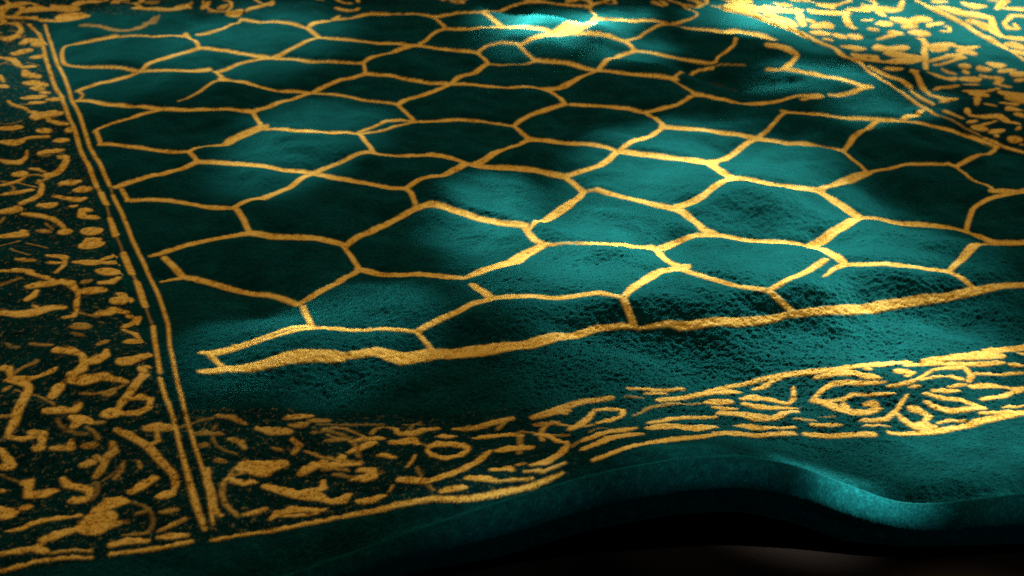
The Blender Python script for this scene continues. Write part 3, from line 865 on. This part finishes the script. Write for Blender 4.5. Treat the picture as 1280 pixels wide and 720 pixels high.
NR, NC = 1000, 1500
vr = 1 / np.linspace(1 / .418, 1 / 1.36, NR)                       # denser toward the front
vr = np.concatenate([vr, np.linspace(1.365, 1.72, 40)])
lo = -.030 + (vr - .467) * .053; hi = .375 + (vr - .378) * .760
sd = np.linspace(0, 1, NC)
gl = np.linspace(0, 1, 40)[:-1]; gr_ = np.linspace(0, 1, 60)[1:]
Ug = np.concatenate([-.16 + (lo[:, None] + .16) * (1 - (1 - gl[None, :]) ** 2), lo[:, None] + (hi - lo)[:, None] * sd[None, :],
                     hi[:, None] + (1.32 - hi)[:, None] * gr_[None, :] ** 1.6], 1)
Vg = edge_v(Ug) + (vr[:, None] - vr[0]) * (1.72 - edge_v(Ug)) / (1.72 - vr[0])
nr, nc = Ug.shape

jit = np.where((Ug < .2) & (Vg < .60), .00028, .00011)
gu = Ug + jit * sample(pile_fine, Ug, Vg); gv = Vg + jit * 1.3 * sample(pile_tuft, Ug, Vg)
G = sample(gold, gu, gv)
pf, pt, pr, cl, pa, pc, fl = (sample(x, Ug, Vg) for x in (pile_fine, pile_tuft, pile_row, clump, patch, pile_curl, fleck))
# the lattice is carved a little into the pile, so every cell is a shallow cushion
_F = np.fft.rfft2(gold); _k2 = (np.fft.fftfreq(NV, RES)[:, None] ** 2 + np.fft.rfftfreq(NU, RES)[None, :] ** 2)
carve = sample(np.fft.irfft2(_F * np.exp(-2 * (math.pi * .0042) ** 2 * _k2), s=(NV, NU)).astype(np.float32), Ug, Vg)
in_field = ((Ug > U_L) & (Ug < right_in(Vg)) & (Vg > front_top(Ug)) & (Vg < V_FAR)).astype(np.float32)
in_margin = (Vg < front_bot(Ug)).astype(np.float32)
in_border = ((1 - in_field) * (1 - in_margin)).astype(np.float32)
# worn tufts: the scrollwork is patchy, and stray gold flecks sit between its strokes
worn = in_border * np.interp(Ug, [.12, .22], [1, .12])
wear = np.clip(.5 + .5 * (fl * .8 + cl * .5 + 1.2), 0, 1)
G = G * (1 - worn * (1 - wear) * .65)
G = np.maximum(G, worn * .22 * np.clip(fl * .7 + cl * .4 - .60, 0, 1))
G = np.clip(G, 0, 1)
near = np.interp(Vg, [.40, .58, .62, .80, 1.3], [.55, .58, .42, .28, .16])
cnear = np.interp(Vg, [.40, .58, .62, .80, 1.3], [.9, 1.0, .75, .55, .4])
shag = np.interp(Vg, [.46, .53, .60, .64, .85], [.45, 1., 1., .30, .10]) * (1 - .6 * G)
tuft = .50 + cnear * (.12 * pt + .08 * pf + .10 * pr) + .06 * cl + .09 * pa + .05 * sample(band_noise(.0030, .0300, 11, .22), Ug, Vg)
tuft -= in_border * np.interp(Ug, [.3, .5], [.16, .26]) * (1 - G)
tuft += shag * .13 * (pc - .2)
tuft = np.clip(tuft + G * (.10 * pt + .08 * fl + .05 * cl), 0, 1)
loft = (1 - .35 * in_margin) * (1 - .35 * G)
disp = near * loft * (.00038 * pt + .00012 * pf + .00026 * pr + .00030 * cl + .00016 * shag * pc) + .0002 * G - in_field * np.clip((Vg - .612) / .02, 0, 1) * .0030 * carve + .00025 * pa
Zg = zfield(Ug, Vg) + disp * np.clip((Vg - edge_v(Ug)) / .014, .12, 1)
CO = np.stack([Ug, Vg, Zg], -1).reshape(-1, 3)
Q = grid_quads(nr, nc)
qc = CO[Q].mean(1); qu, qv = qc[:, 0], qc[:, 1]
ft, fb, ri, ro = front_top(qu), front_bot(qu), right_in(qv), right_out(qv)
reg = np.zeros(len(Q), np.int8)                                  # 0 field
reg[qv > V_FAR] = 4
reg[qu > ri] = 3
reg[(qu > ro - .046)] = 6
reg[(qu > ro)] = 5
reg[(qv < ft)] = 2
reg[(qu < U_L)] = 1
reg[qv < fb] = 7
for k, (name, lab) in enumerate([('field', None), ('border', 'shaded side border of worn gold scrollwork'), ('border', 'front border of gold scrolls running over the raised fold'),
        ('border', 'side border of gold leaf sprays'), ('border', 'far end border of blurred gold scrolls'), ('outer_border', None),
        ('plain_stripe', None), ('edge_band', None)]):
    q = Q[reg == k]
    if not len(q): continue
    idx, inv = np.unique(q, return_inverse=True)
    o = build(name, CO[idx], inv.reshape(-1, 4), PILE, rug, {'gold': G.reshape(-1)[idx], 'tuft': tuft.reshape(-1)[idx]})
    if lab: o['label'] = lab

# rolled hem along the front edge: upper roll, groove, lower roll, and the turn-under
HU = np.concatenate([np.linspace(-.16, .02, 60)[:-1], np.linspace(.02, .56, 1500), np.linspace(.56, 1.32, 90)[1:]])
prof = []
for a in np.linspace(90, -66, 26): prof.append((.0070 * math.cos(math.radians(a)), -.0070 + .0070 * math.sin(math.radians(a))))
for a in np.linspace(58, -100, 24): prof.append((-.0050 + .0060 * math.cos(math.radians(a)), -.0190 + .0060 * math.sin(math.radians(a))))
prof += [(-.013, -.0245), (-.020, -.0235)]
prof = np.array(prof)
ez, evv = edge_z(HU), edge_v(HU)
drop = np.minimum(1, (ez - FLOOR_Z - .0008 + .0015) / .0252)
du_ = np.gradient(evv, HU); nx = du_ / np.hypot(1, du_); ny = -1 / np.hypot(1, du_)     # outward in plan
X = HU[None] + nx[None] * prof[:, :1]; Y = evv[None] + ny[None] * prof[:, :1]
z0 = zfield(HU, evv)
Zh = z0[None] + prof[:, 1:] * drop[None]
arc = np.concatenate([[0], np.cumsum(np.hypot(*np.diff(prof, axis=0).T))])
hu = HU[None] + 0 * X; hv = .40 + arc[:, None] + 0 * X
hn = .00007 * sample(pile_fine, hu, hv) + .00007 * sample(pile_tuft, hu, hv) + 0.00002 * sample(pile_row, hu, hv) + .00003 * sample(clump, hu, hv)
f = np.clip(arc / .004, .2, 1)[:, None]
Y -= hn * f; Zh += hn * f
ht = np.clip(.46 + .16 * sample(pile_tuft, hu, hv) + .12 * sample(pile_fine, hu, hv) + .07 * sample(clump, hu, hv), 0, 1)
hc = np.stack([X, Y, Zh], -1).reshape(-1, 3)
build('hem', hc, grid_quads(*X.shape)[:, ::-1], HEM, rug, {'gold': np.zeros(hc.shape[0]), 'tuft': ht})

bu, bv = np.meshgrid(np.linspace(-.158, 1.318, 260), np.linspace(0, 1, 160) ** 1.5)
bv = edge_v(bu) + .022 + bv * (1.715 - edge_v(bu) - .022)
bz = np.maximum(zfield(bu, bv) - .0075, FLOOR_Z + .0006)
build('backing', np.stack([bu, bv, bz], -1).reshape(-1, 3), grid_quads(*bu.shape), cloth_material('rug_backing', (.02, .035, .03)), rug)

# ------------------------------------------------------------------ the floor
fx, fy = np.meshgrid(np.linspace(-3, 4, 8), np.linspace(-2, 5, 8))
floor = build('floor', np.stack([fx, fy, 0 * fx + FLOOR_Z], -1).reshape(-1, 3), grid_quads(8, 8), wood_material())
floor['kind'] = 'structure'

# ------------------------------------------------------------------ light
w = bpy.data.worlds.new('World'); scene.world = w; w.use_nodes = True
w.node_tree.nodes['Background'].inputs[0].default_value = (.75, .85, 1, 1)
w.node_tree.nodes['Background'].inputs[1].default_value = 0.012
def spot(u, v, az, el, dist, half, power, col=(1, .90, .74), blend=1., size=.01, squash=1.0, roll=0, z=0):
    """An added spot shining on rug point (u, v) from compass azimuth az (0 = +u, 90 = +v), elevation el; half = radius lit, metres."""
    l = bpy.data.lights.new('pool_light', 'SPOT'); l.energy = power; l.color = col; l.spot_blend = blend
    l.spot_size = 2 * math.atan(half / dist); l.shadow_soft_size = size
    o = bpy.data.objects.new('pool_light', l); scene.collection.objects.link(o)
    a, e = math.radians(az), math.radians(el)
    d = Vector((math.cos(a) * math.cos(e), math.sin(a) * math.cos(e), math.sin(e)))
    o.location = Vector((u, v, z)) + d * dist
    o.rotation_euler = (d.to_track_quat('Z', 'Y') @ Matrix.Rotation(math.radians(roll), 3, 'Z').to_quaternion()).to_euler()
    o.scale = (1, squash, 1)
    return o
def area(loc, target, size, power, col):
    l = bpy.data.lights.new('fill_light', 'AREA'); l.energy = power; l.color = col; l.size = size
    o = bpy.data.objects.new('fill_light', l); scene.collection.objects.link(o); o.location = loc
    o.rotation_euler = (Vector(loc) - Vector(target)).to_track_quat('Z', 'Y').to_euler()
area((.18, 1.02, 1.3), (.25, .90, 0), .9, 9.4, (1, .66, .34))  # added warm fill over the whole rug
area((.55, -.55, .35), (.30, .42, 0), .5, 1.0, (.7, .9, 1))  # weak fill added in front to lift the dark hem
# spots added patch by patch, standing in for window light from the far right
K = (1, .96, .86)
spot(0.401, 0.704, 62, 27, 1.6, .13, 292, K)
spot(0.428, 0.604, 60, 28, 1.6, .09, 142, K)
spot(0.425, 0.856, 45, 30, 1.6, .055, 159, K)
spot(0.496, 0.829, 38, 30, 1.6, .04, 132, K)
spot(0.283, 0.774, 45, 28, 1.6, .045, 338, K, squash=.6, roll=-30)
spot(0.297, 0.687, 60, 27, 1.6, .07, 230, K, squash=.7)
spot(0.426, 0.553, 35, 34, 1.6, .06, 218, K, squash=.6)
spot(0.397, 0.464, 30, 36, 1.6, .05, 268, K)
spot(0.163, 0.623, 50, 30, 1.6, .05, 172, K, squash=.6)
spot(0.115, 0.621, 50, 30, 1.6, .03, 132, K)
spot(0.219, 0.930, 60, 30, 1.6, .06, 112, K)
spot(0.181, 0.872, 60, 30, 1.6, .04, 69, K)
spot(0.238, 1.175, 60, 30, 1.6, .08, 129, K)
spot(0.115, 1.152, 60, 30, 1.6, .10, 69, K)
spot(0.496, 1.180, 60, 30, 1.6, .08, 544, K, squash=.5, roll=25)
spot(0.481, 1.165, 60, 30, 1.6, .050, 1215, K, squash=.5, roll=25)
spot(0.518, 1.104, 60, 30, 1.6, .045, 192, K, squash=.6, roll=25)
spot(0.456, 1.194, 60, 30, 1.6, .05, 360, K, squash=.4)
spot(0.665, 1.211, 50, 30, 1.6, .05, 240, K)
spot(0.694, 1.197, 50, 30, 1.6, .05, 540, K)
spot(0.755, 1.197, 50, 30, 1.6, .08, 360, K)
spot(0.919, 1.199, 50, 30, 1.6, .13, 456, K)
spot(0.631, 1.035, 20, 30, 1.6, .03, 192, K, squash=.6)
spot(0.631, 0.994, 20, 30, 1.6, .045, 316, K, squash=.6)
spot(0.640, 0.925, 20, 30, 1.6, .045, 184, K, squash=.6)
spot(.312, .425, -40, 48, 1.6, .026, 1354, K, z=.018)  # this and the next three: added from the front to brighten the hem
spot(.25, .437, -78, 68, 1.6, .040, 86, K, z=.028)
spot(.18, .448, -78, 68, 1.6, .040, 55, K, z=.016)
spot(.37, .408, -78, 68, 1.6, .03, 56, K, z=.014)
spot(0.345, 0.374, -30, 50, 1.6, .030, 420, (1, .7, .35))  # warm spot added so a corner of the floor shows brown

# ------------------------------------------------------------------ camera
cam = bpy.data.cameras.new('camera'); co = bpy.data.objects.new('camera', cam); scene.collection.objects.link(co)
right = Vector((.93933, -.33749, .06134)); down = Vector((-.07814, -.38464, -.91975)); fwd = Vector((.334, .85916, -.38767))
M = Matrix((right, -down, -fwd)).transposed().to_4x4(); M.translation = (0, 0, CAM_H)
co.matrix_world = M
cam.sensor_width = 36; cam.lens = 1950 / 1280 * 36; cam.clip_start = .02; cam.clip_end = 60
cam.dof.use_dof = True; cam.dof.focus_distance = .70; cam.dof.aperture_fstop = 22
scene.camera = co
scene.view_settings.view_transform = 'Standard'; scene.view_settings.look = 'None'; scene.view_settings.exposure = 0
scene.cycles.use_denoising = False
scene.cycles.max_bounces = 4; scene.cycles.diffuse_bounces = 3
